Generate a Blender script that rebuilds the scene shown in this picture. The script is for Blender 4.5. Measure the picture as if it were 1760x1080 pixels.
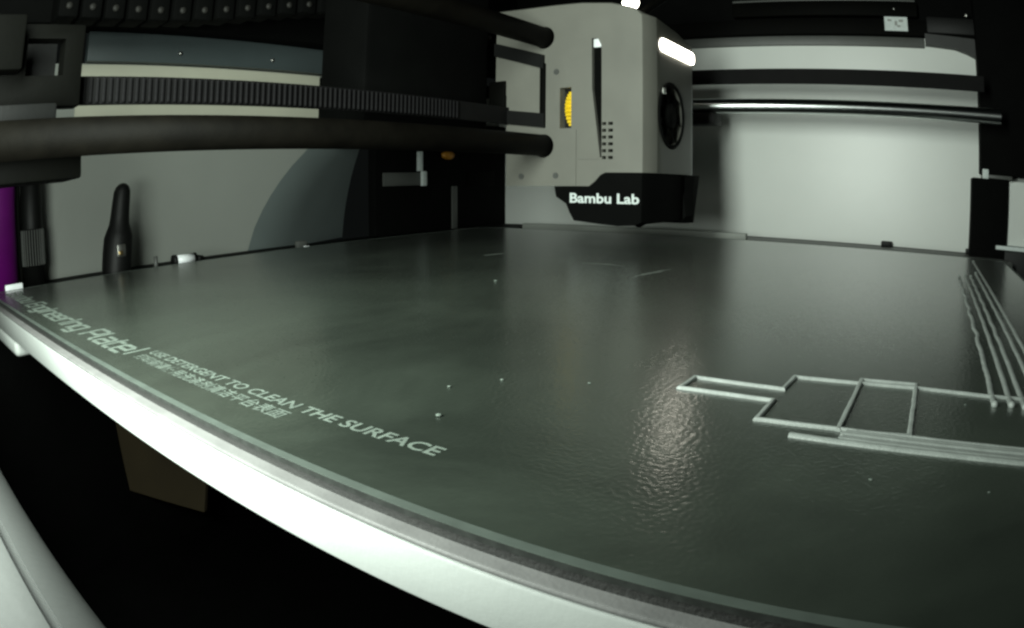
import bpy, bmesh, math, random
from mathutils import Vector, Matrix
random.seed(7)
for o in list(bpy.data.objects):
    bpy.data.objects.remove(o)
SC = bpy.context.scene
COL = SC.collection
S = 0.001                       # all sizes below are millimetres, scaled to metres

# ------------------------------------------------------------------ camera: small wide-angle chamber camera (a fisheye lens)
CAM = dict(pos=(-31.78, 33.90, 23.04), yaw=1.0500, pitch=0.1673, roll=0.0052, f=1185.76, b3=0.0768)
cam = bpy.data.cameras.new('camera')
cam.type = 'PANO'
cam.panorama_type = 'FISHEYE_LENS_POLYNOMIAL'
cam.fisheye_fov = math.radians(175)
cam.sensor_width = 36.0
cam.sensor_fit = 'HORIZONTAL'
FM = CAM['f'] * 36.0 / 1760.0
cam.fisheye_polynomial_k0 = 0.0
cam.fisheye_polynomial_k1 = -1.0 / FM
cam.fisheye_polynomial_k2 = 0.0
cam.fisheye_polynomial_k3 = -CAM['b3'] / FM ** 3
cam.fisheye_polynomial_k4 = 0.0
cam.shift_x = -113.0 / 1760.0
cam.shift_y = -27.0 / 1080.0
cam.clip_start = 0.001
cam.clip_end = 20.0
camo = bpy.data.objects.new('camera', cam)
COL.objects.link(camo)
yw, pt, rl = CAM['yaw'], CAM['pitch'], CAM['roll']
fw = Vector((math.sin(yw) * math.cos(pt), math.cos(yw) * math.cos(pt), -math.sin(pt)))
rt = Vector((math.cos(yw), -math.sin(yw), 0.0))
up = rt.cross(fw)
r2 = rt * math.cos(rl) + up * math.sin(rl)
u2 = -rt * math.sin(rl) + up * math.cos(rl)
mw = Matrix((r2, u2, -fw)).transposed().to_4x4()
mw.translation = Vector(CAM['pos']) * S
camo.matrix_world = mw
SC.camera = camo

# ------------------------------------------------------------------ world, lamps, exposure
world = bpy.data.worlds.new('World')
SC.world = world
world.use_nodes = True
world.node_tree.nodes['Background'].inputs[0].default_value = (0.55, 0.65, 0.62, 1)
world.node_tree.nodes['Background'].inputs[1].default_value = 0.006
SC.view_settings.view_transform = 'Standard'
SC.view_settings.look = 'None'
SC.view_settings.exposure = 0.0
SC.view_settings.gamma = 1.0
SC.cycles.max_bounces = 8
SC.cycles.use_denoising = True
SC.cycles.filter_width = 2.5


def area_lamp(name, loc, aim, sx, sy, power, color, spread=180):
    l = bpy.data.lights.new(name, 'AREA')
    l.shape = 'RECTANGLE'
    l.size = sx * S
    l.size_y = sy * S
    l.energy = power
    l.color = color
    l.spread = math.radians(spread)
    o = bpy.data.objects.new(name, l)
    COL.objects.link(o)
    o.location = Vector(loc) * S
    d = (Vector(aim) - Vector(loc)).normalized()
    o.rotation_euler = d.to_track_quat('-Z', 'Y').to_euler()
    return o


# the machine's own LED strip on the left wall, beside the camera
area_lamp('chamber_led_light', (-47, 106, 72), (150, 212, 44), 52, 136, 0.92, (0.90, 1.0, 0.91))


# ------------------------------------------------------------------ materials
def mat(name, col, rough=0.5, metal=0.0, var=0.08, nscale=60.0, bump=0.0, bscale=900.0, spec=0.5, emit=None, es=0.0, rvar=0.0,
        coat=0.0):
    m = bpy.data.materials.new(name)
    m.use_nodes = True
    nt = m.node_tree
    p = nt.nodes['Principled BSDF']
    tc = nt.nodes.new('ShaderNodeTexCoord')
    p.inputs['Roughness'].default_value = rough
    p.inputs['Metallic'].default_value = metal
    p.inputs['Specular IOR Level'].default_value = spec
    p.inputs['Coat Weight'].default_value = coat
    n = nt.nodes.new('ShaderNodeTexNoise')
    n.inputs['Scale'].default_value = nscale
    n.inputs['Detail'].default_value = 5
    nt.links.new(tc.outputs['Object'], n.inputs['Vector'])
    r = nt.nodes.new('ShaderNodeValToRGB')
    r.color_ramp.elements[0].position = 0.3
    r.color_ramp.elements[1].position = 0.7
    r.color_ramp.elements[0].color = (*[c * (1 - var) for c in col], 1)
    r.color_ramp.elements[1].color = (*[min(1, c * (1 + var)) for c in col], 1)
    nt.links.new(n.outputs['Fac'], r.inputs['Fac'])
    nt.links.new(r.outputs['Color'], p.inputs['Base Color'])
    if rvar:
        mr = nt.nodes.new('ShaderNodeMapRange')
        mr.inputs['To Min'].default_value = max(0.02, rough - rvar)
        mr.inputs['To Max'].default_value = min(1, rough + rvar)
        nt.links.new(n.outputs['Fac'], mr.inputs['Value'])
        nt.links.new(mr.outputs['Result'], p.inputs['Roughness'])
    if bump:
        n2 = nt.nodes.new('ShaderNodeTexNoise')
        n2.inputs['Scale'].default_value = bscale
        n2.inputs['Detail'].default_value = 3
        nt.links.new(tc.outputs['Object'], n2.inputs['Vector'])
        b = nt.nodes.new('ShaderNodeBump')
        b.inputs['Strength'].default_value = bump
        b.inputs['Distance'].default_value = 0.0004
        nt.links.new(n2.outputs['Fac'], b.inputs['Height'])
        nt.links.new(b.outputs['Normal'], p.inputs['Normal'])
    if emit:
        p.inputs['Emission Color'].default_value = (*emit, 1)
        p.inputs['Emission Strength'].default_value = es
    return m


M = {}
M['wall'] = mat('white_wall_plastic', (0.69, 0.72, 0.68), 0.36, var=0.03, nscale=25, bump=0.05, bscale=1200)
M['wallgray'] = mat('gray_rear_panel', (0.25, 0.265, 0.24), 0.6, var=0.05, nscale=25, bump=0.05, bscale=1200)
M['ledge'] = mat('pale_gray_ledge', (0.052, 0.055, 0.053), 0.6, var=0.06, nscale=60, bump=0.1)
M['wallblue'] = mat('blue_gray_panel', (0.056, 0.072, 0.074), 0.5, var=0.08, nscale=40)
M['black'] = mat('black_plastic', (0.003, 0.0033, 0.003), 0.55, var=0.2, nscale=80, bump=0.1, spec=0.25)
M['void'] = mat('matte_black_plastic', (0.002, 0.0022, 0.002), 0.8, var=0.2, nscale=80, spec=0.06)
M['gusset'] = mat('gusset_plastic', (0.025, 0.026, 0.025), 0.6, var=0.2, nscale=90, bump=0.1)
M['scoop'] = mat('blue_gray_shadow_tone', (0.125, 0.15, 0.146), 0.6, var=0.08, nscale=30)  # darker colour that carries the shadow on the rear wall
M['stud'] = mat('dull_stud', (0.012, 0.0115, 0.009), 0.7, var=0.3, nscale=300)
M['dark'] = mat('dark_gray_plastic', (0.0014, 0.0015, 0.0011), 0.65, var=0.2, nscale=80, bump=0.1, spec=0.05)
M['mid'] = mat('mid_gray_plastic', (0.07, 0.074, 0.068), 0.5, var=0.12, nscale=80, bump=0.1)
M['shell'] = mat('gray_shell_plastic', (0.152, 0.152, 0.131), 0.5, var=0.07, nscale=70, bump=0.08, bscale=2500)
M['carbon'] = mat('carbon_rod', (0.0028, 0.0025, 0.0018), 0.6, var=0.3, nscale=160, bump=0.12, bscale=1500, spec=0.045)
M['rubber'] = mat('belt_rubber', (0.004, 0.004, 0.004), 0.75, var=0.2, nscale=200, spec=0.15)
M['tooth'] = mat('belt_tooth_rubber', (0.0055, 0.0053, 0.0057), 0.7, var=0.35, spec=0.12, nscale=700)
M['chrome'] = mat('steel_rod', (0.85, 0.89, 0.88), 0.32, metal=1.0, var=0.06, nscale=150)
_p = M['chrome'].node_tree.nodes['Principled BSDF']
_tg = M['chrome'].node_tree.nodes.new('ShaderNodeTangent')      # ground steel: fine grinding marks run round the rod
_tg.direction_type = 'RADIAL'
_tg.axis = 'Y'
M['chrome'].node_tree.links.new(_tg.outputs['Tangent'], _p.inputs['Tangent'])
_p.inputs['Anisotropic'].default_value = 0.96
_p.inputs['Anisotropic Rotation'].default_value = 0.25
M['bedwhite'] = mat('white_bed_paint', (0.32, 0.34, 0.325), 0.5, var=0.05, nscale=50, bump=0.06, bscale=1800)
M['lip'] = mat('gray_bed_lip', (0.14, 0.14, 0.137), 0.5, var=0.12, nscale=250, bump=0.1, bscale=2500)
M['magnet'] = mat('magnet_sheet', (0.010, 0.010, 0.009), 0.7, var=0.3, nscale=300, bump=0.3, bscale=2500)
M['sheetside'] = mat('dark_cut_edge', (0.02, 0.022, 0.02), 0.8, var=0.3, nscale=900, spec=0.1)
M['cream'] = mat('cream_strip', (0.50, 0.50, 0.40), 0.6, var=0.05, nscale=40)
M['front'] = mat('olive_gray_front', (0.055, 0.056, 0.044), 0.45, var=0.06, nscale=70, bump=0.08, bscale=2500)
M['edge'] = mat('bare_plate_edge', (0.062, 0.076, 0.066), 0.65, var=0.15, nscale=300, spec=0.25)
M['ink'] = mat('printed_ink', (0.105, 0.13, 0.11), 0.7, var=0.18, nscale=500)
M['fil'] = mat('gray_filament', (0.21, 0.23, 0.215), 0.5, var=0.12, nscale=500, bump=0.2, bscale=3000)
M['white'] = mat('white_plastic', (0.80, 0.83, 0.84), 0.4, var=0.04, nscale=200)
M['yellow'] = mat('yellow_gear_plastic', (0.80, 0.55, 0.015), 0.45, var=0.12, nscale=300)
M['purple'] = mat('purple_glow_tone', (0.11, 0.0, 0.125), 0.55, var=0.15, nscale=60)  # carries the glow at the far left in its colour
M['brass'] = mat('brass', (0.55, 0.40, 0.18), 0.35, metal=1.0)
M['brown'] = mat('brown_card', (0.06, 0.045, 0.021), 0.8, var=0.2, nscale=30)
M['steel'] = mat('dull_steel', (0.45, 0.45, 0.42), 0.35, metal=1.0, var=0.15, nscale=200)
M['label'] = mat('white_label', (0.60, 0.66, 0.64), 0.6, var=0.08, nscale=500)
M['smudge'] = mat('label_smudge', (0.30, 0.31, 0.29), 0.7, var=0.3, nscale=900)
M['led'] = mat('led_diffuser', (0.9, 0.9, 0.9), 0.4, emit=(1.0, 0.95, 0.80), es=13.0)
M['orange'] = mat('orange_part', (0.45, 0.20, 0.02), 0.5, var=0.3, nscale=200)
M['smear'] = mat('pale_smear', (0.10, 0.115, 0.10), 0.7, var=0.3, nscale=300)


def plate_material():
    m = bpy.data.materials.new('dark_build_plate')
    m.use_nodes = True
    nt = m.node_tree
    p = nt.nodes['Principled BSDF']
    tc = nt.nodes.new('ShaderNodeTexCoord')
    n = nt.nodes.new('ShaderNodeTexNoise')
    n.inputs['Scale'].default_value = 16
    n.inputs['Distortion'].default_value = 0.8
    n.inputs['Detail'].default_value = 8
    n.inputs['Roughness'].default_value = 0.65
    nt.links.new(tc.outputs['Object'], n.inputs['Vector'])
    r = nt.nodes.new('ShaderNodeValToRGB')
    r.color_ramp.elements[0].position = 0.35
    r.color_ramp.elements[1].position = 0.75
    r.color_ramp.elements[0].color = (0.015, 0.020, 0.015, 1)
    r.color_ramp.elements[1].color = (0.043, 0.055, 0.042, 1)
    nt.links.new(n.outputs['Fac'], r.inputs['Fac'])
    nt.links.new(r.outputs['Color'], p.inputs['Base Color'])
    mr = nt.nodes.new('ShaderNodeMapRange')
    mr.inputs['To Min'].default_value = 0.42
    mr.inputs['To Max'].default_value = 0.55
    nt.links.new(n.outputs['Fac'], mr.inputs['Value'])
    nt.links.new(mr.outputs['Result'], p.inputs['Roughness'])
    v = nt.nodes.new('ShaderNodeTexNoise')
    v.inputs['Scale'].default_value = 1900
    v.inputs['Detail'].default_value = 0.5
    nt.links.new(tc.outputs['Object'], v.inputs['Vector'])
    b = nt.nodes.new('ShaderNodeBump')
    b.inputs['Strength'].default_value = 0.20
    b.inputs['Distance'].default_value = 0.0002
    nt.links.new(v.outputs['Fac'], b.inputs['Height'])
    p.inputs['Specular IOR Level'].default_value = 0.5
    p.inputs['Coat Weight'].default_value = 1.0
    p.inputs['Coat Roughness'].default_value = 0.20
    nt.links.new(b.outputs['Normal'], p.inputs['Coat Normal'])
    return m


M['plate'] = plate_material()


# ------------------------------------------------------------------ helpers
def bm_box(bm, x0, x1, y0, y1, z0, z1, bev=0.0, seg=2):
    r = bmesh.ops.create_cube(bm, size=1.0)
    vs = r['verts']
    for v in vs:
        v.co = Vector(((x0 + x1) / 2 + v.co.x * (x1 - x0), (y0 + y1) / 2 + v.co.y * (y1 - y0), (z0 + z1) / 2 + v.co.z * (z1 - z0)))
    if bev:
        es = list({e for v in vs for e in v.link_edges})
        bmesh.ops.bevel(bm, geom=es, offset=bev, segments=seg, affect='EDGES', profile=0.5)


def box(x0, x1, y0, y1, z0, z1, bev=0.0, seg=2):
    bm = bmesh.new()
    bm_box(bm, x0, x1, y0, y1, z0, z1, bev, seg)
    return bm


def bm_cyl(bm, a, b, ra, rb=None, n=24, cap=True):
    a, b = Vector(a), Vector(b)
    rb = ra if rb is None else rb
    d = (b - a)
    q = d.to_track_quat('Z', 'Y').to_matrix()
    la, lb = [], []
    for i in range(n):
        t = 2 * math.pi * i / n
        w = q @ Vector((math.cos(t), math.sin(t), 0))
        la.append(bm.verts.new(a + w * ra))
        lb.append(bm.verts.new(b + w * rb))
    for i in range(n):
        j = (i + 1) % n
        bm.faces.new((la[i], la[j], lb[j], lb[i]))
    if cap:
        bm.faces.new(la[::-1])
        bm.faces.new(lb)


def cyl(a, b, ra, rb=None, n=24):
    bm = bmesh.new()
    bm_cyl(bm, a, b, ra, rb, n)
    return bm


def bm_loft(bm, sections):
    rows = [[bm.verts.new(Vector(c)) for c in s] for s in sections]
    n = len(rows[0])
    for k in range(len(rows) - 1):
        for i in range(n):
            j = (i + 1) % n
            bm.faces.new((rows[k][i], rows[k][j], rows[k + 1][j], rows[k + 1][i]))
    bm.faces.new(rows[0][::-1])
    bm.faces.new(rows[-1])
    bmesh.ops.recalc_face_normals(bm, faces=bm.faces)


def loft(sections):
    bm = bmesh.new()
    bm_loft(bm, sections)
    return bm


def prism_x(yz, x0, x1):
    return loft([[(x0, y, z) for y, z in yz], [(x1, y, z) for y, z in yz]])


def lathe(profile, base, lean=(0, 0), n=24):
    """profile: (radius, height) pairs up the z axis from base; lean shifts the axis per mm of height"""
    secs = []
    for r, h in profile:
        c = Vector(base) + Vector((lean[0] * h, lean[1] * h, h))
        secs.append([c + Vector((math.cos(2 * math.pi * i / n) * r, math.sin(2 * math.pi * i / n) * r, 0)) for i in range(n)])
    return loft(secs)


def ribbon(pts, w, h, z=0.0, closed=False):
    """a flattened round bead of width w and height h laid along pts (x, y) on the plate"""
    bm = bmesh.new()
    prof = [(-0.5, 0.0), (-0.46, 0.55), (-0.25, 0.95), (0.0, 1.0), (0.25, 0.95), (0.46, 0.55), (0.5, 0.0)]
    P = [Vector((p[0], p[1])) for p in pts]
    n = len(P)
    rows = []
    for i in range(n):
        if closed:
            a, b = P[i - 1], P[(i + 1) % n]
        else:
            a, b = P[max(0, i - 1)], P[min(n - 1, i + 1)]
        d1 = (P[i] - a).normalized() if (P[i] - a).length > 1e-9 else None
        d2 = (b - P[i]).normalized() if (b - P[i]).length > 1e-9 else None
        d1 = d1 or d2
        d2 = d2 or d1
        t = (d1 + d2).normalized()
        nrm = Vector((-t.y, t.x))
        k = 1.0 / max(0.5, abs(nrm.dot(Vector((-d1.y, d1.x)))))
        ww = w * (1 + random.uniform(-0.06, 0.06))
        rows.append([bm.verts.new((P[i].x + nrm.x * o * ww * k, P[i].y + nrm.y * o * ww * k, z + h * q)) for o, q in prof])
    m = n if closed else n - 1
    for i in range(m):
        A, B = rows[i], rows[(i + 1) % n]
        for j in range(len(prof) - 1):
            bm.faces.new((A[j], A[j + 1], B[j + 1], B[j]))
        bm.faces.new((A[-1], A[0], B[0], B[-1]))
    if not closed:
        bm.faces.new(rows[0][::-1])
        bm.faces.new(rows[-1])
    bmesh.ops.recalc_face_normals(bm, faces=bm.faces)
    return bm


def densify(pts, step=2.0, wob=0.05, closed=False):
    out = []
    n = len(pts)
    for i in range(n if closed else n - 1):
        a, b = Vector(pts[i]), Vector(pts[(i + 1) % n])
        k = max(1, int((b - a).length / step))
        for j in range(k):
            p = a.lerp(b, j / k)
            out.append((p.x + random.uniform(-wob, wob), p.y + random.uniform(-wob, wob)))
    if not closed:
        out.append(tuple(pts[-1]))
    return out


def finish_mesh(bm, name, mats, origin, smooth_deg=35):
    for e in bm.edges:
        if len(e.link_faces) == 2:
            e.smooth = e.calc_face_angle(0) < math.radians(smooth_deg)
    for f in bm.faces:
        f.smooth = True
    for v in bm.verts:
        v.co = (v.co - Vector(origin)) * S
    me = bpy.data.meshes.new(name)
    bm.to_mesh(me)
    bm.free()
    if not isinstance(mats, (list, tuple)):
        mats = [mats]
    for m in mats:
        me.materials.append(m)
    return me


ORIG = {}


def obj(name, bm, m, parent=None, label=None):
    """links bm (millimetres, machine coordinates) as one mesh object; a child keeps its thing's origin"""
    if parent is not None:
        org = ORIG[parent]
    else:
        xs = [v.co for v in bm.verts]
        org = Vector((sum((max(c[i] for c in xs), min(c[i] for c in xs))) / 2 if i < 2 else min(c[2] for c in xs) for i in range(3)))
    me = finish_mesh(bm, name, m, org)
    o = bpy.data.objects.new(name, me)
    COL.objects.link(o)
    if parent is None:
        o.location = org * S
    else:
        o.parent = parent
    ORIG[o] = org
    if label:
        o['label'] = label
    return o


def tag(o, label=None, cat=None, group=None, kind=None):
    if label:
        o['label'] = label
    if cat:
        o['category'] = cat
    if group:
        o['group'] = group
    if kind:
        o['kind'] = kind
    return o


def thing(name, loc, label, cat, group=None):
    o = bpy.data.objects.new(name, None)
    o.empty_display_size = 0.01
    COL.objects.link(o)
    o.location = Vector(loc) * S
    ORIG[o] = Vector(loc)
    return tag(o, label, cat, group)


def structure(name, bm, m):
    return tag(obj(name, bm, m), kind='structure')


def cut(o, cutters):
    """really recess o by the bmeshes in cutters (boolean difference), leaving a plain mesh"""
    org = ORIG[o]
    tmp = []
    for bm in cutters:
        me = finish_mesh(bm, 'cutter', [], org)
        c = bpy.data.objects.new('cutter', me)
        COL.objects.link(c)
        c.parent = o.parent
        c.location = o.location
        tmp.append(c)
        md = o.modifiers.new('cut', 'BOOLEAN')
        md.operation = 'DIFFERENCE'
        md.solver = 'EXACT'
        md.object = c
    bpy.context.view_layer.update()
    dg = bpy.context.evaluated_depsgraph_get()
    me = bpy.data.meshes.new_from_object(o.evaluated_get(dg))
    me.name = o.name
    o.modifiers.clear()
    old = o.data
    o.data = me
    bm = bmesh.new()
    bm.from_mesh(me)
    for e in bm.edges:
        e.smooth = len(e.link_faces) == 2 and e.calc_face_angle(0) < math.radians(35)
    for f in bm.faces:
        f.smooth = True
    bm.to_mesh(me)
    bm.free()
    bpy.data.meshes.remove(old)
    for c in tmp:
        d = c.data
        bpy.data.objects.remove(c)
        bpy.data.meshes.remove(d)


def dup(o, parent, dloc):
    c = o.copy()
    COL.objects.link(c)
    c.parent = parent
    c.location = o.location + Vector(dloc) * S
    return c


# ------------------------------------------------------------------ the chamber (setting)
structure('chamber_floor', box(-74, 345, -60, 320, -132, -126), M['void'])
structure('ceiling', box(-74, 345, -60, 320, 150, 154), M['void'])
structure('left_wall', box(-74, -64, -60, 320, -126, 150), M['wallgray'])
BACKWALL = structure('back_wall', box(-63.9, 345, 305, 312, -5, 80), M['wallgray'])
structure('cream_wall_strip', box(49, 182, 304.2, 304.95, 55.5, 79.5), M['cream'])
structure('lower_back_wall', box(-63.9, 345, 304, 312, -126, -5.1), M['void'])  # coloured black to stand for the dark under the bed
structure('right_wall', box(335, 345, -60, 304.9, -4, 108), M['wall'])
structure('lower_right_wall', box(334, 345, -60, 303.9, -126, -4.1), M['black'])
structure('upper_right_wall', box(336, 345, -60, 304.9, 108.1, 150), M['void'])

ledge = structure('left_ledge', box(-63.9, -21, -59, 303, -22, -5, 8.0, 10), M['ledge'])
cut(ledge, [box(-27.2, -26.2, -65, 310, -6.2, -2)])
structure('back_ledge', box(-20, 334, 268, 303.9, -10, -3.4, 0.6), M['dark'])
tag(obj('edge_strip', box(300.2, 303.5, 128, 262, -4.15, -0.5, 0.3), M['wallgray']), 'pale strip along the foot of the right wall, behind and below the print head', 'strip')
structure('right_ledge', box(300, 333.9, -10, 267.9, -10, -4.2, 0.6), M['mid'])

t = thing('rear_top_panel', (115, 303, 80), 'dark blue-gray panel above the gray rear wall, behind the rods', 'panel')
obj('panel', box(52, 190, 300.5, 304.9, 80.1, 92.5, 0.5), M['wallblue'], t)
for x in (98, 149):
    obj('screw', cyl((x, 300.5, 84.5), (x, 299.6, 84.5), 1.1, 0.8, 6), M['steel'], t)
tag(obj('rear_top_beam', box(-49, 334, 290, 304.8, 92.6, 149, 0.8), M['void']), 'black beam across the top of the rear wall', 'beam')

# ------------------------------------------------------------------ heated bed and build plate
bed = thing('heated_bed', (128, 128, -7), 'white heated bed with a bright side edge, carrying the dark build plate', 'printer bed')
obj('bed_slab', box(-1.2, 257.2, -1.2, 257.6, -7.0, -2.1, 0.35, 2), M['bedwhite'], bed)
obj('top_lip', box(-1.1, 257.1, -1.1, 257.5, -2.09, -1.5, 0.25, 2), M['lip'], bed)
obj('magnet_sheet', box(0.35, 255.6, 0.35, 255.6, -1.49, -0.55), M['magnet'], bed)
obj('corner_bracket', box(-1.4, 8, 206, 246, -11.2, -7.01, 1.4, 3), M['bedwhite'], bed)
obj('rear_rail', box(20, 235, 258, 261, -6, -2.2, 0.5), M['dark'], bed)
obj('side_rail', box(258.5, 263, 96, 214, -6, -1.3, 0.4), M['wallgray'], bed)
obj('corner_strip', box(236, 257, 258, 260.5, -6, -0.3, 0.3), M['wallgray'], bed)

plate = thing('build_plate', (128, 128, -0.5), 'dark gray-green flat build plate with printed lettering along its left edge', 'build plate')
bm = box(0, 256, 0, 256, -0.5, 0.0)
bm.normal_update()
for f in bm.faces:
    f.material_index = 0 if f.normal.z > 0.5 else 1
obj('sheet', bm, [M['plate'], M['sheetside']], plate)
bm = bmesh.new()
for a in ((0.05, 1.0, 0.05, 255.9), (255.0, 255.95, 0.05, 255.9), (1.01, 254.99, 0.05, 1.0), (1.01, 254.99, 255.0, 255.9)):
    bm_box(bm, a[0], a[1], a[2], a[3], -0.2, 0.03)
obj('bare_rim', bm, M['edge'], plate)

# lettering: title in square single-stroke letters, each letter a grid of strokes on a 4 x 6 cell (descenders to -2)
GL = {
    'B': (4, [[(0, 0), (0, 6), (3.4, 6), (3.8, 5.4), (3.8, 3.6), (3.3, 3.1), (0, 3.1)], [(3.3, 3.1), (4, 2.6), (4, .6), (3.4, 0), (0, 0)]]),
    'a': (3.4, [[(.3, 4.2), (2.8, 4.2), (3.3, 3.7), (3.3, 0), (.5, 0), (0, .5), (0, 1.8), (.5, 2.3), (3.3, 2.3)]]),
    'm': (5.6, [[(0, 0), (0, 4.2), (2.3, 4.2), (2.8, 3.7), (2.8, 0)], [(2.8, 3.7), (3.3, 4.2), (5, 4.2), (5.5, 3.7), (5.5, 0)]]),
    'b': (3.4, [[(0, 6), (0, 0), (2.8, 0), (3.3, .5), (3.3, 3.7), (2.8, 4.2), (0, 4.2)]]),
    'u': (3.4, [[(0, 4.2), (0, .5), (.5, 0), (3.3, 0), (3.3, 4.2)]]),
    'E': (3.6, [[(3.6, 6), (.4, 6), (0, 5.6), (0, .4), (.4, 0), (3.6, 0)], [(0, 3.1), (3.2, 3.1)]]),
    'n': (3.4, [[(0, 0), (0, 4.2), (2.8, 4.2), (3.3, 3.7), (3.3, 0)]]),
    'g': (3.4, [[(3.3, 0), (.5, 0), (0, .5), (0, 3.7), (.5, 4.2), (3.3, 4.2), (3.3, -1.3), (2.8, -1.8), (.3, -1.8)]]),
    'i': (.9, [[(.3, 0), (.3, 4.2)], [(.3, 5.3), (.3, 6.0)]]),
    'e': (3.4, [[(3.1, 0), (.5, 0), (0, .5), (0, 3.7), (.5, 4.2), (2.8, 4.2), (3.3, 3.7), (3.3, 2.1), (0, 2.1)]]),
    'r': (2.5, [[(0, 0), (0, 4.2), (2.4, 4.2)]]),
    'P': (4, [[(0, 0), (0, 6), (3.4, 6), (3.9, 5.5), (3.9, 3.1), (3.4, 2.6), (0, 2.6)]]),
    'l': (1.3, [[(0, 6), (0, .5), (.5, 0), (1.1, 0)]]),
    't': (2.4, [[(.4, 5.6), (.4, .5), (.9, 0), (2.2, 0)], [(0, 4.2), (2.2, 4.2)]]),
    ' ': (2.0, []),
}


def stroke_bm(bm, pts, w, z0, z1):
    for si, (a, b) in enumerate(zip(pts[:-1], pts[1:])):
        a, b = Vector(a), Vector(b)
        z1 += 0.0007
        d = (b - a).normalized()
        a2, b2 = a - d * w * 0.42, b + d * w * 0.42
        n = Vector((-d.y, d.x)) * w / 2
        q = [a2 + n, a2 - n, b2 - n, b2 + n]
        lo = [bm.verts.new((p.x, p.y, z0)) for p in q]
        hi = [bm.verts.new((p.x, p.y, z1)) for p in q]
        bm.faces.new(hi)
        for i in range(4):
            j = (i + 1) % 4
            bm.faces.new((lo[i], lo[j], hi[j], hi[i]))


def stroke_text(s, y_start, y_end, x_base, cap, w):
    gap = 1.0
    total = sum(GL[c][0] + gap for c in s) - gap
    ky = (y_start - y_end) / total
    kx = cap / 6.0
    bm = bmesh.new()
    u = 0.0
    k = 0
    for c in s:
        adv, strokes = GL[c]
        for st in strokes:
            k += 1
            stroke_bm(bm, [(x_base + q * kx, y_start - (u + p) * ky) for p, q in st], w, -0.02, 0.03 + 0.003 * (k % 3))
        u += adv + gap
    bmesh.ops.recalc_face_normals(bm, faces=bm.faces)
    return bm


def font_text(s, y_start, y_end, x_base, height, bold=0.0, squash=True):
    c = bpy.data.curves.new('lettering', 'FONT')
    c.body = s
    c.size = 1.0
    c.resolution_u = 3
    c.offset = bold
    o = bpy.data.objects.new('lettering', c)
    COL.objects.link(o)
    bpy.context.view_layer.update()
    me = bpy.data.meshes.new_from_object(o.evaluated_get(bpy.context.evaluated_depsgraph_get()))
    bpy.data.objects.remove(o)
    bpy.data.curves.remove(c)
    bm = bmesh.new()
    bm.from_mesh(me)
    bpy.data.meshes.remove(me)
    xs = [v.co.x for v in bm.verts]
    ys = [v.co.y for v in bm.verts]
    x0, x1, y0, y1 = min(xs), max(xs), min(ys), max(ys)
    for v in bm.verts:
        a = (v.co.x - x0) / (x1 - x0)
        b = (v.co.y - y0) / (y1 - y0)
        v.co = Vector((x_base + b * height, y_start + (y_end - y_start) * a, 0.03))
    bmesh.ops.recalc_face_normals(bm, faces=bm.faces)
    for f in bm.faces:
        if f.normal.z < 0:
            f.normal_flip()
    return bm


obj('title_lettering', stroke_text('Bambu Engineering Plate', 248, 137.5, 5.2, 5.3, 0.86), M['ink'], plate)
bm = bmesh.new()
bm_box(bm, 5.6, 10.8, 135.2, 135.8, -0.02, 0.04)
obj('divider_mark', bm, M['ink'], plate)
obj('instruction_lettering', font_text('USE DETERGENT TO CLEAN THE SURFACE', 132.6, 71.6, 9.0, 2.0, 0.022), M['ink'], plate)
obj('chinese_lettering', font_text('打印前请使用洗涤剂清洁平台表面', 132.2, 91.2, 5.9, 2.5, 0.012), M['ink'], plate)
tag(obj('white_tab', box(7.0, 13.9, 258.8, 260.2, -3.4, 1.5, 0.3), M['white']), 'small white tab standing behind the rear left corner of the plate', 'tab')


def smear(pts, w):
    bm = bmesh.new()
    up_, lo_ = [], []
    n = len(pts)
    for i, (x, y) in enumerate(pts):
        a = Vector(pts[max(0, i - 1)])
        b = Vector(pts[min(n - 1, i + 1)])
        d = (b - a).normalized()
        k = w * math.sin(math.pi * (i + 0.35) / (n - 0.3)) * random.uniform(0.6, 1.1)
        up_.append(bm.verts.new((x - d.y * k, y + d.x * k, 0.02)))
        lo_.append(bm.verts.new((x + d.y * k, y - d.x * k, 0.02)))
    for i in range(n - 1):
        bm.faces.new((up_[i], lo_[i], lo_[i + 1], up_[i + 1]))
    bmesh.ops.recalc_face_normals(bm, faces=bm.faces)
    for f in bm.faces:
        if f.normal.z < 0:
            f.normal_flip()
    return bm


for pts, w in (([(119.4, 105.5), (124, 106), (130, 105.2), (136, 104.7), (142.4, 104.1)], 1.0),
               ([(139.6, 132.9), (140.6, 128), (140.8, 123), (139.9, 117.1)], 1.5),
               ([(141.1, 167.9), (145, 167.8), (149, 167), (152.1, 166.7)], 1.2)):
    obj('pale_smear', smear(densify(pts, 1.2, 0.35), w), M['smear'], plate)  # pale streaks laid thinly over the plate

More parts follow.
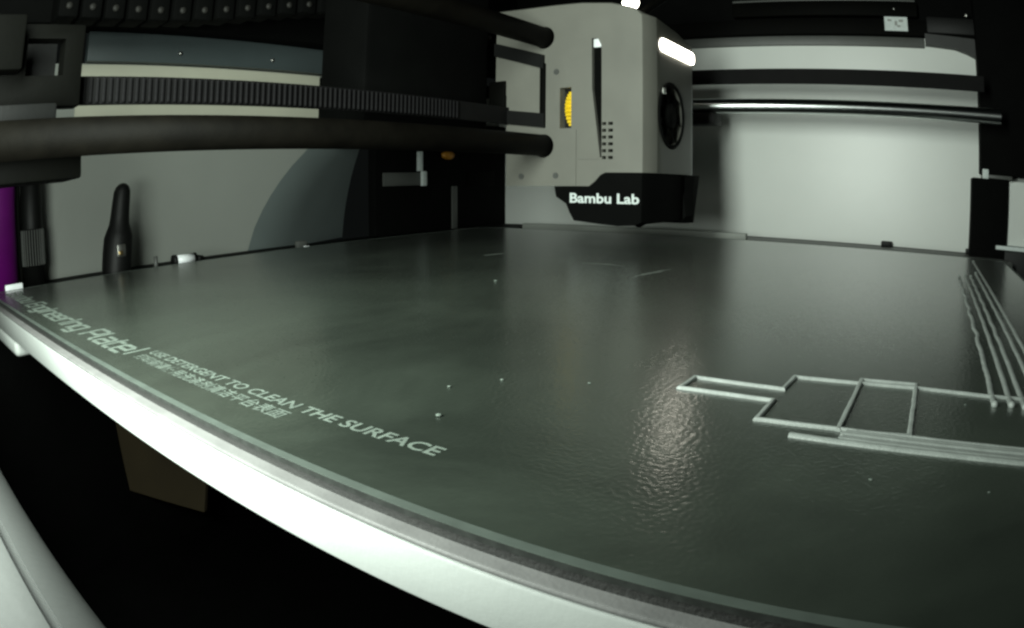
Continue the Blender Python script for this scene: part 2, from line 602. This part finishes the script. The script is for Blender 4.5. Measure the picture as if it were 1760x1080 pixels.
# ------------------------------------------------------------------ printed beads on the plate
PG = 'straight test beads side by side near the front of the plate'
for lab, x0, x1, y, wob in (
        ('outermost and longest pale bead of the row of straight test beads, nearest the front edge', 236, 47.5, 15.4, 0.06),
        ('smooth pale bead next to the longest one in the row of straight test beads', 193, 47.6, 17.2, 0.08),
        ('middle bead of the row of straight test beads, slightly rough', 182, 47.2, 19.6, 0.16),
        ('smooth pale bead between the rough middle bead and the wavy one', 183, 47.6, 21.4, 0.10),
        ('wavy pale bead at the inner side of the row of straight test beads', 179, 47.2, 23.7, 0.28)):
    pts = densify([(x0, y), (x1, y)], 1.3, 0.0)
    pts = [(px_, py_ + wob * (0.6 * math.sin(i * 0.55 + y) + random.uniform(-0.5, 0.5)) * (1.0 if px_ > 80 else 0.3))
           for i, (px_, py_) in enumerate(pts)]
    bm = ribbon(pts, 0.80, 0.34)
    bmesh.ops.create_uvsphere(bm, u_segments=10, v_segments=6, radius=0.5, matrix=Matrix.Translation((x1 - 0.2, y, 0.2)))
    bmesh.ops.create_uvsphere(bm, u_segments=10, v_segments=6, radius=0.55, matrix=Matrix.Translation((x0 + 0.2, y, 0.15)))
    tag(obj('test_bead', bm, M['fil']), lab, 'printed line', PG)

out1 = densify([(51.2, 12), (50.6, 24.2), (50.9, 34), (50.2, 41.1), (49.5, 49.6), (43.8, 49.8), (43.9, 60.9), (39.0, 60.9), (39.1, 49.8),
                (32.3, 49.9), (32.6, 41.4), (32.7, 34), (32.6, 20), (32.5, 8)], 1.6, 0.04)
tag(obj('printed_outline', ribbon(out1, 0.66, 0.36), M['fil']),
    'stepped pale printed outline with a narrow arm pointing left on the plate', 'printed line')
out2 = densify([(32.2, 41.3), (51.7, 41.2), (52.3, 34.0), (33.0, 33.9)], 1.6, 0.03, True)
tag(obj('printed_rectangle', ribbon(out2, 0.66, 0.38, 0.004), M['fil']),
    'small pale printed rectangle overlapping the stepped outline', 'printed line')
t = thing('printed_band', (30.7, 26, 0), 'wide pale printed band of parallel beads along the near side of the stepped outline', 'printed line')
for i, (x, y0) in enumerate(((29.2, 45.7), (29.95, 40.9), (30.7, 40.6), (31.4, 40.9), (31.95, 40.4))):
    obj('bead', ribbon(densify([(x, y0), (x - 0.1, 5)], 1.6, 0.05), 0.95, 0.36 if i != 2 else 0.24), M['fil'], t)

CR = 'plastic crumbs lying on the build plate'
for lab, x, y, r in (('largest white crumb on the plate, right of the long lettering', 17.3, 78.1, 0.36),
                     ('small crumb above the largest white crumb, lower of a close pair', 25.7, 83.8, 0.25),
                     ('small crumb farther up the plate, right one of a close pair', 31.4, 80.4, 0.24),
                     ('far faint crumb in the dark middle of the plate', 97.1, 130.1, 0.45),
                     ('tiny crumb left of the sparkling reflection', 35.6, 70.9, 0.22),
                     ('faint crumb in front of the printed band', 21.4, 36.6, 0.2),
                     ('thin crumb near the front corner of the plate, before the printed band', 21.7, 25.9, 0.15),
                     ('small crumb between the stepped outline and the straight beads', 46.2, 27.5, 0.18)):
    bm = bmesh.new()
    bmesh.ops.create_icosphere(bm, subdivisions=2, radius=r)
    for v in bm.verts:
        v.co = Vector((x + v.co.x * random.uniform(.7, 1.1), y + v.co.y * random.uniform(.8, 1.2), r * 0.45 + v.co.z * 0.32 + random.uniform(-.12, .12) * r))
    tag(obj('plastic_crumb', bm, M['ink']), lab, 'crumb', CR)

# ------------------------------------------------------------------ tool head
th = thing('print_head', (224, 170, 7), 'gray print head with black lower shroud and a glowing lamp bar above the plate', 'print head')
yz = [(201.3, 21.9), (180, 21.9), (162.2, 21.9), (159.6, 23.8), (157.3, 26.2), (155.2, 27.2), (139.7, 27.2), (139.7, 50), (139.7, 84.0),
      (139.9, 88.6), (142, 90.8), (145.4, 92.4), (152.8, 94.6), (165.7, 96.2), (176.4, 96.7), (193.4, 97.2), (207, 97.9), (207, 62), (201.3, 60)]


def sec(x, dy, dz, shrink=0.0):
    out = []
    for y, z in yz:
        yy = y - dy if y < 141 else y
        zz = z - dz if z > 86 else z
        out.append((x, yy + (shrink if y < 141 else -shrink if y > 200 else 0), zz))
    return out


shell = obj('shell', loft([sec(199.4 + .6, 0, 0.5), sec(200.6, 0.35, 0.0), sec(204, 1.5, 0.0), sec(207.5, 2.7, 0.2), sec(212, 2.8, 0.6), sec(230, 2.8, 2.2),
                           sec(243, 2.7, 4.6), sec(247, 2.2, 6.2), sec(249.4, 0.5, 7.6)]), M['shell'], th)
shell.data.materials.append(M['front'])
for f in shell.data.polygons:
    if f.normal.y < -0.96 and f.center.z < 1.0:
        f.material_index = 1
cutters = []
cutters.append(box(195, 204.5, 170.2, 175.4, 44.8, 61.2))                                     # gear window
cutters.append(prism_x([(161.2, 80.5), (158.4, 80.2), (156.9, 77), (156.8, 33), (157.5, 33), (159.2, 46), (161.0, 60)], 195, 202.2))   # tapered slot
bmv = bmesh.new()
for k in range(6):
    z = 46.0 - k * 2.62
    bm_box(bmv, 195, 202.5, 154.9, 156.6, z - 0.62, z + 0.62)
    bm_box(bmv, 195, 202.5, 152.0, 154.0, z - 0.62, z + 0.62)
cutters.append(bmv)
cutters.append(cyl((221.5, 130, 50.6), (221.5, 141, 50.6), 13.7, n=48))                       # fan hole
cutters.append(cyl((195, 183, 38), (206, 183, 38), 4.75, n=32))
cutters.append(cyl((195, 183, 83), (206, 183, 83), 4.75, n=32))
cutters.append(box(195, 200.35, 167.6, 168.0, 15, 44))
cutters.append(box(195, 200.35, 157.7, 167.6, 32.0, 32.35))
cut(shell, cutters)
obj('slot_lining', prism_x([(161.0, 80.2), (158.5, 79.9), (157.1, 76.8), (157.0, 33.4), (157.5, 33.4), (159.1, 46), (160.9, 60)], 201.6, 202.15), M['dark'], th)
obj('cutter_pin', box(200.2, 201.9, 157.3, 160.6, 76.6, 80.2, 0.4), M['white'], th)
bm = bmesh.new()
for k in range(6):
    z = 46.0 - k * 2.62
    bm_box(bm, 201.8, 202.45, 154.95, 156.55, z - 0.58, z + 0.58)
    bm_box(bm, 201.8, 202.45, 152.05, 153.95, z - 0.58, z + 0.58)
obj('vent_backing', bm, M['dark'], th)
# yellow extruder gear seen edge-on through its window
gear_yz = []
bm = bmesh.new()
N = 34
ra, rb = 8.7, 8.0
ring0, ring1 = [], []
for i in range(N * 2):
    a = math.pi * i / N
    r = ra if i % 2 == 0 else rb
    ring0.append(Vector((209.2 + math.cos(a) * r, 170.4, 53 + math.sin(a) * r)))
    ring1.append(Vector((209.2 + math.cos(a) * r, 173.6, 53 + math.sin(a) * r)))
bm_loft(bm, [ring0, ring1])
obj('drive_gear', bm, M['yellow'], th)
obj('gear_well', box(204.0, 204.45, 170.3, 175.3, 44.9, 61.1), M['black'], th)
for y, z in ((177.1, 68.0), (193.6, 25.8), (177.2, 26.0)):
    bm = cyl((200.9, y, z), (199.7, y, z), 1.35, 1.2, 16)
    bm_box(bm, 199.5, 199.9, y - 1.0, y + 1.0, z - 0.2, z + 0.2)
    obj('screw', bm, M['mid'], th)
# lamp bar across the front
bm = bmesh.new()
pts = []
for k in range(9):
    a = math.pi / 2 + math.pi * k / 8
    pts.append((212.6 + math.cos(a) * 2.7, 78.2 + math.sin(a) * 2.7))
for k in range(9):
    a = -math.pi / 2 + math.pi * k / 8
    pts.append((244.2 + math.cos(a) * 2.7, 78.2 + math.sin(a) * 2.7))
bm_loft(bm, [[(x, 137.5, z) for x, z in pts], [(x, 136.3, z) for x, z in pts]])
obj('lamp_bar', bm, M['led'], th)
# front fan
fan = obj('fan', cyl((221.5, 137.2, 50.6), (221.5, 136.4, 50.6), 13.5, 13.2, 48), M['void'], th)
cut(fan, [cyl((221.5, 139, 50.6), (221.5, 130, 50.6), 12.0, n=48)])
obj('fan_hub', cyl((221.5, 139.5, 50.6), (221.5, 136.8, 50.6), 5.2, 5.0, 32), M['void'], fan)
for k in range(7):
    a = 2 * math.pi * k / 7
    bm = bmesh.new()
    q = []
    for rr, tw, yy in ((4.8, -0.16, 137.6), (11.6, -0.30, 137.3), (11.6, 0.24, 139.8), (4.8, 0.20, 139.6)):
        q.append(Vector((221.5 + rr * math.cos(a + tw), yy, 50.6 + rr * math.sin(a + tw))))
    lo = [bm.verts.new(v) for v in q]
    hi = [bm.verts.new(v + Vector((0, 0.5, 0))) for v in q]
    bm.faces.new(lo)
    bm.faces.new(hi[::-1])
    for i in range(4):
        j = (i + 1) % 4
        bm.faces.new((lo[j], lo[i], hi[i], hi[j]))
    bmesh.ops.recalc_face_normals(bm, faces=bm.faces)
    obj('fan_blade', bm, M['void'], fan)
obj('fan_glint_plate', box(211.5, 214.5, 136.3, 136.5, 58.4, 60.8, 0.08), M['steel'], fan)  # added steel sliver that stands for a glint on the fan
# black lower shroud
sz = [(178, 21.8), (177.2, 17.7), (172.6, 15.0), (171.0, 11.6), (169.0, 8.4), (157.6, 7.4), (150, 6.9), (143, 7.4), (140.2, 8.6), (140.0, 27.1), (155.2, 27.1),
      (157.2, 26.1), (159.6, 23.7), (162.2, 21.8)]
shr = obj('lower_shroud', loft([[(200.3, y, z) for y, z in sz], [(207, y - (2.6 if y < 141 else 0), z) for y, z in sz],
                                [(240, y - (2.6 if y < 141 else 0), z) for y, z in sz], [(246, y, z) for y, z in sz]]), M['void'], th)
obj('fan_duct', loft([[(236, 139, 27), (240, 134, 27), (247.6, 134.5, 27), (248.4, 165, 27), (236, 165, 27)],
                      [(236, 136, 10), (240, 135, 10), (246, 136, 10), (246, 160, 10), (236, 160, 10)],
                      [(237, 139, 6.9), (240, 137, 6.9), (245, 136, 6.9), (244, 157, 6.9), (237, 157, 6.9)]]), M['void'], th)
bm = font_text('Bambu Lab', 170.8, 141.0, 15.3, 3.9, 0.028)
for v in bm.verts:
    v.co = Vector((200.22, v.co.y, v.co.x))
for f in bm.faces:
    f.normal_update()
    if f.normal.x > 0:
        f.normal_flip()
obj('brand_lettering', bm, M['label'], th)
bm = cyl((224, 152, 7.2), (224, 152, 6.6), 3.6, 3.6, 6)
bm_cyl(bm, (224, 152, 6.6), (224, 152, 5.2), 3.0, 0.7, 20)
obj('nozzle', bm, M['dark'], th)


# belt clamp frame on the side towards the camera
def slant_box(a, b, hz, x0, x1):
    (ya, za), (yb, zb) = a, b
    return prism_x([(ya, za + hz), (ya, za - hz), (yb, zb - hz), (yb, zb + hz)], x0, x1)


obj('upper_clamp', slant_box((207.2, 80.4), (182.6, 72.6), 2.9, 198.6, 200.4), M['black'], th)
obj('clamp_post', box(198.8, 200.3, 182.0, 184.3, 46.0, 72.0, 0.2), M['dark'], th)
obj('lower_clamp', slant_box((201.6, 50.8), (182.0, 48.2), 2.9, 198.6, 200.4), M['black'], th)
obj('cable_cap', box(199.0, 206, 201.5, 210, 53.8, 66.4, 0.6), M['dark'], th)
obj('top_fitting', cyl((232, 160, 88), (232, 160, 101), 3.4, 2.6, 20), M['dark'], th)
bm = bmesh.new()
bmesh.ops.create_uvsphere(bm, u_segments=16, v_segments=10, radius=3.4, matrix=Matrix.Translation((232, 159.6, 103.2)))
for v in bm.verts:
    v.co.y = 159.6 + (v.co.y - 159.6) * 1.1
obj('top_glow_ball', bm, M['led'], th)  # emissive ball on the head's top fitting

# tubes looping over the head
bm = bmesh.new()
pts = [Vector((240 + 14 * math.sin(k * .22), 158 - k * 1.6, 100 + 16 * math.sin(k * 0.17))) for k in range(14)]
for a, b in zip(pts[:-1], pts[1:]):
    bm_cyl(bm, a, b, 2.0, 2.0, 12, False)
tag(obj('filament_tube', bm, M['dark']), 'dark filament tube curving away above the print head', 'tube')

# ------------------------------------------------------------------ rods, belts and gantry ends
for lab, z in (('lower black carbon rod running into the side of the print head', 38.2), ('upper black carbon rod entering the top of the print head', 83.0)):
    tag(obj('carbon_rod', cyl((-34, 183, z), (318, 183, z), 4.3, n=40), M['carbon']), lab, 'rod', 'pair of carbon rods carrying the print head')

t = thing('toothed_belt', (80, 200, 47.6), 'black toothed drive belt stretched behind the lower carbon rod', 'belt')
obj('belt_band', box(-36, 203, 200.0, 201.2, 47.6, 54.8, 0.15, 1), M['rubber'], t)
first = None
for k in range(92):
    x = -16 + k * 2.0
    if first is None:
        first = obj('tooth', box(x - 0.42, x + 0.42, 199.15, 199.99, 48.0, 54.4, 0.18, 1), M['tooth'], t)
    else:
        dup(first, t, (k * 2.0, 0, 0))
tag(obj('drive_belt', box(203.5, 318, 206, 207.2, 72, 79, 0.15, 1), M['rubber']), 'smooth black belt continuing behind the print head', 'belt')

t = thing('gantry_bracket', (2, 196, 28), 'dark gray bracket with a square opening at the left ends of the rods', 'bracket')
fr = obj('frame', box(-9, 17.2, 193.5, 199.0, 46.5, 66.2, 0.5), M['dark'], t)
cut(fr, [box(1.2, 11.8, 185, 205, 53.8, 62.6)])
obj('opening_back', box(0.5, 13, 207, 209, 45, 66), M['black'], t)
obj('end_block', box(-30, -1.0, 187, 193.4, 54, 66.8, 0.8), M['dark'], t)
fr2 = obj('side_plate', box(-12, 16.6, 188, 205, 29.4, 36.0, 0.6), M['dark'], t)
obj('lower_block', box(-30, 9, 186.5, 207, 40, 46.4, 0.6), M['black'], t)



def recess_edge(z):
    zs = [-5, 6.6, 14.4, 21, 27.7, 34.5, 41.1, 49]
    xs = [138, 143, 148, 153, 159, 166, 174, 183]
    for k in range(len(zs) - 1):
        if z <= zs[k + 1]:
            q = (z - zs[k]) / (zs[k + 1] - zs[k])
            return xs[k] + q * (xs[k + 1] - xs[k])
    return xs[-1]


# scoop added to the rear wall; its curve and colour stand for a shadow
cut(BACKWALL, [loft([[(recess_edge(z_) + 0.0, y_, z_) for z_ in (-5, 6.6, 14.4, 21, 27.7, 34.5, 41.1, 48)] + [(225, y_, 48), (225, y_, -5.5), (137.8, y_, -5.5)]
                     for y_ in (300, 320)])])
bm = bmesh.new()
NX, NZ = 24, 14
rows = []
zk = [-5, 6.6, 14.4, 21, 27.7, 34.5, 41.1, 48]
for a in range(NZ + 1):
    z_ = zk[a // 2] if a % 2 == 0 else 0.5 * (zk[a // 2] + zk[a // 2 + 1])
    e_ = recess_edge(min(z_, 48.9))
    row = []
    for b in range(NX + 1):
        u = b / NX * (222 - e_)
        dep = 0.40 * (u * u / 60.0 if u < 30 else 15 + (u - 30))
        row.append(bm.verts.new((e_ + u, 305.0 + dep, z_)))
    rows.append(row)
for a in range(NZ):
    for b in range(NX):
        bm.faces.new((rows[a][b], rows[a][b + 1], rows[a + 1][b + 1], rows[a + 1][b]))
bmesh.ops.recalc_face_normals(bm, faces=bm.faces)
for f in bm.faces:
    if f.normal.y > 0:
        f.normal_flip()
tag(obj('shadow_scoop', bm, M['scoop']), 'blue-gray scoop standing for a shadow on the rear wall, left of the black chute', 'wall recess')
tag(obj('scoop_cap', box(182.5, 224, 296, 360, 48.1, 79, 0.5), M['void']), 'black block above the shadow-shaped scoop in the rear wall', 'block')

t = thing('cable_chain', (150, 262, 100), 'black cable chain with pale studs hanging across the top behind the rods', 'cable chain')
path = []
for k in range(30):
    x = 30 + k * 10.0
    path.append((x, 262 + 3 * math.sin(k * .3), 93.0 + 15.0 / (1 + math.exp(-(x - 120) / 22.0))))
proto_l = proto_s = None
for i, (x, y, z) in enumerate(path):
    if proto_l is None:
        proto_l = obj('chain_link', box(x - 4.2, x + 4.2, y, y + 12, z - 6, z + 6, 1.0), M['void'], t)
        proto_s = obj('stud', cyl((x, y + 0.3, z - 2), (x, y - 0.8, z - 2), 1.5, 1.2, 12), M['stud'], t)
        p0 = (x, y, z)
    else:
        d = (x - p0[0], y - p0[1], z - p0[2])
        dup(proto_l, t, d)
        dup(proto_s, t, d)

tag(obj('wiring_cover', box(128, 199, 210, 236, 43, 112, 2.0), M['void']), 'black cover hiding the wiring behind the rods, left of the print head', 'cover')

# steel rod and belt along the right wall
tag(obj('steel_rod', cyl((300, -2, 63.9), (300, 300, 63.9), 3.8, n=40), M['chrome']), 'shiny steel guide rod along the bright right wall', 'rod')
tag(obj('side_belt', box(299.4, 300.9, 6, 300, 75.3, 83.0, 0.15, 1), M['rubber']), 'flat black belt above the shiny steel rod', 'belt')
tag(obj('rod_slider', box(294, 307, 143.5, 205, 54.2, 60.0, 0.6), M['black']), 'black slider under the steel rod just right of the print head', 'slider')

# beams over the right wall
t = thing('top_right_beam', (331, 120, 108), 'black two-tier beam above the right wall with a white sticker', 'beam')
obj('lower_tier', box(329, 335.9, -8, 304.7, 108.1, 116.8, 0.4), M['dark'], t)
obj('upper_tier', box(327.5, 335.9, 38.5, 143, 118.2, 126.6, 0.8), M['dark'], t)
obj('light_lip', box(327.2, 328.4, 39.5, 142.5, 126.7, 127.9, 0.3), M['mid'], t)
obj('gap_backing', box(333, 335.8, -8, 304.6, 116.9, 149), M['void'], t)
tag(obj('wall_shade_strip', box(333.2, 334.9, 36, 304, 102.4, 107.9, 0.4), M['mid']), 'gray strip standing for the shade under the dark beam on the right wall', 'trim')  # added strip, its gray stands for shade below the beam
st = thing('sticker', (327, 51, 110), 'small white sticker with gray smudges on the dark beam', 'sticker')
obj('paper', box(328.8, 328.95, 44.6, 57.4, 110.3, 119.0), M['label'], st)
bm = bmesh.new()
for y, z, w, h in ((54.5, 116.2, 2.2, 1.1), (51.0, 114.6, 1.4, 2.4), (48.2, 116.0, 2.4, 1.3), (49.5, 113.0, 1.8, 1.0)):
    bm_box(bm, 328.72, 328.79, y - w / 2, y + w / 2, z - h / 2, z + h / 2)
obj('smudge', bm, M['smudge'], st)
for y, z, r in ((57.0, 121.5, 1.0), (33.0, 121.0, 0.8), (10.0, 122.0, 1.3)):
    pass
for lab, x, y, z, r in (('small pale screw above the white sticker', 326.9, 51.5, 122.4, 1.0),
                        ('pale screw high in the dark top right corner', 326, 11.0, 120.5, 1.5)):
    tag(obj('screw', cyl((x + 1.2, y, z), (x, y, z), r, r * .8, 10), M['steel']), lab, 'screw')

t = thing('corner_gusset', (330, 18, 96), 'dark gray curved gusset at the top right corner of the right wall', 'bracket')
obj('gusset_plate', prism_x([(35.4, 103.6), (19, 102.4), (12, 100.2), (6.3, 97.6), (-6, 93), (-8, 101), (8, 108), (35.4, 109.5)], 328.6, 334.6), M['gusset'], t)
obj('upper_block', box(327.4, 334.6, -6, 34, 109.7, 119, 0.8), M['black'], t)

t = thing('front_post', (320, -5, -60), 'tall black post at the front right corner, wide above and narrow below', 'post')
obj('upper_post', box(317.5, 334.5, -42, 7.4, 37.0, 149, 0.8), M['void'], t)
obj('lower_post', box(318, 334.5, -8.0, 12.0, -120, 34.8, 0.5), M['void'], t)
obj('post_cap', box(316.6, 333, -10, 6.2, 34.9, 36.9, 0.5), M['mid'], t)
obj('cap_end', box(316.2, 317.4, 3.2, 6.6, 34.6, 39.4, 0.4), M['label'], t)
tag(obj('metal_sheet', box(322, 326, -44, -8.2, 2.6, 34.6), M['wall']), 'gray metal sheet right of the black front post', 'sheet')
tag(obj('panel_ledge', box(316, 327, -44, -2.0, 0.4, 2.4, 0.3), M['label']), 'thin pale ledge under the gray metal sheet at the right edge', 'ledge')
tag(obj('front_block', box(312, 330, -46, -6.5, -60, 0.2, 0.5), M['black']), 'black block under the pale ledge at the right edge', 'block')

tag(obj('black_clip', box(330, 334, 54.8, 60.8, -4.3, -1.4, 0.5), M['black']), 'small black clip at the foot of the right wall', 'clip')
tag(obj('black_nub', box(328, 333, 10.8, 13.6, -4.1, -1.6, 0.4), M['black']), 'tiny black nub at the foot of the black front post', 'clip')

# ------------------------------------------------------------------ rear corner: waste chute and odds and ends
t = thing('waste_chute', (276, 300, -4), 'black waste chute block in the rear right corner', 'chute')
obj('chute_body', box(217.5, 334.8, 299, 304.8, -9, 60, 0.5), M['void'], t)
obj('cross_plate', box(222.5, 257.6, 297.6, 298.9, 22.8, 30.0, 0.3), M['mid'], t)
obj('side_plate', box(294.5, 321, 297.6, 298.9, 21.6, 30.6, 0.3), M['dark'], t)
obj('wiper_upper', box(249.4, 252.4, 296.6, 298.8, 30.7, 41.8, 0.2), M['label'], t)
obj('wiper_lower', box(251.2, 254.6, 295.6, 297.5, 22.4, 30.6, 0.2), M['label'], t)
obj('divider', box(279.4, 284.2, 297.8, 298.9, -3.5, 21.8, 0.3), M['mid'], t)
bm = bmesh.new()
bmesh.ops.create_icosphere(bm, subdivisions=2, radius=4.4, matrix=Matrix.Translation((275, 297.5, 40.2)))
for v in bm.verts:
    v.co = Vector((275 + (v.co.x - 275) * 1.3, 297.5 + (v.co.y - 297.5) * 0.5, 40.2 + (v.co.z - 40.2) * 0.6 + random.uniform(-.5, .5)))
tag(obj('filament_scrap', bm, M['orange']), 'orange filament scrap caught high on the black waste chute', 'scrap')

lever = thing('black_lever', (57.5, 273, -3.4), 'upright black bottle-shaped lever behind the rear edge of the plate', 'lever')
obj('handle', lathe([(5.9, -3.3), (6.0, 0), (6.1, 6), (5.9, 11), (5.2, 13), (4.2, 15.6), (3.9, 18), (3.6, 24), (3.4, 27), (2.7, 28.7), (1.5, 29.7), (0.3, 30.0)],
                    (56.8, 273, -0.1), (0.14, 0), 28), M['black'], lever)
obj('metal_clip', box(55.2, 58.8, 266.2, 267.4, 4.2, 8.6, 0.4), M['steel'], lever)
obj('clip_screw', box(55.6, 57.4, 265.6, 266.3, 4.8, 6.4, 0.3), M['brass'], lever)

t = thing('white_connector', (85, 268, -2.5), 'white cylindrical connector with black end collars lying behind the plate', 'connector')
obj('sleeve', cyl((81.2, 268, -0.1), (89.0, 268, -0.1), 2.0, n=24), M['white'], t)
obj('collar', cyl((79.9, 268, -0.1), (81.19, 268, -0.1), 2.3, n=24), M['black'], t)
obj('collar', cyl((89.01, 268, -0.1), (90.2, 268, -0.1), 2.2, n=24), M['dark'], t)
obj('plug', cyl((90.21, 268, -0.3), (93.6, 268, -0.6), 1.6, 1.2, n=16), M['black'], t)
bm = bmesh.new()
pts = [Vector((93 + 4 * k, 268 + 0.15 * k * k * 0.2, -1.0 - 0.10 * k)) for k in range(12)]
for a, b in zip(pts[:-1], pts[1:]):
    bm_cyl(bm, a, b, 0.9, 0.9, 10, False)
tag(obj('black_cable', bm, M['black']), 'thin black cable running right from the white connector', 'cable')
tag(obj('pale_pin', cyl((72.2, 268, -3), (72.2, 268, 2.6), 1.0, 0.8, 12), M['mid']), 'short pale upright pin between the lever and the white connector', 'pin')
tag(obj('white_chip', box(145.4, 147.4, 267, 269, -3.3, -0.9, 0.2), M['white']), 'small white square chip behind the rear edge of the plate', 'chip')
bm = box(148.5, 154.0, 277, 280, -2.6, 0.6, 0.8)
tag(obj('gray_scrap', bm, M['mid']), 'gray scrap lying by the foot of the rear wall', 'scrap')
bm = box(128.4, 133.0, 267, 269, -3.3, -1.2, 0.6)
tag(obj('pale_scrap', bm, M['mid']), 'pale scrap left of the white square chip behind the plate', 'scrap')

# far left: column added in the purple of a blurred glow, then ribbed column
tag(obj('purple_glow_column', cyl((8.0, 287, -3.4), (8.0, 287, 62), 10.0, n=48), M['purple']), 'purple column standing for a magenta glow at the far left edge', 'column')
t = thing('ribbed_column', (25.3, 288, -3.4), 'black column with fine vertical ribs left of the rear wall', 'column')
obj('core', cyl((25.3, 288, -3.4), (25.3, 288, 42), 4.6, n=32), M['black'], t)
obj('knurled_collar', cyl((25.3, 288, 4), (25.3, 288, 17), 4.9, n=32), M['dark'], t)
for k in range(13):
    a = math.pi * (1.06 + 0.88 * k / 12)
    x, y = 25.3 + 5.0 * math.cos(a), 288 + 5.0 * math.sin(a)
    obj('rib', box(x - 0.24, x + 0.24, y - 0.24, y + 0.24, 4.2, 16.8, 0.08, 1), M['mid'], t)
tag(obj('thin_post', box(18.6, 20.0, 286, 288, -3.4, 37, 0.3), M['dark']), 'thin dark post between the purple and the ribbed column', 'post')

# below the bed
t = thing('brown_panel', (80, 300, -126), 'dull brown panel standing in the dark under the bed', 'panel')
obj('panel', loft([[(58, 303, -96), (78, 268, -100), (80, 269, -100), (60, 303.9, -96)],
                   [(58, 303, -62), (84, 258, -62), (86, 259, -62), (60, 303.9, -62)]]), M['brown'], t)
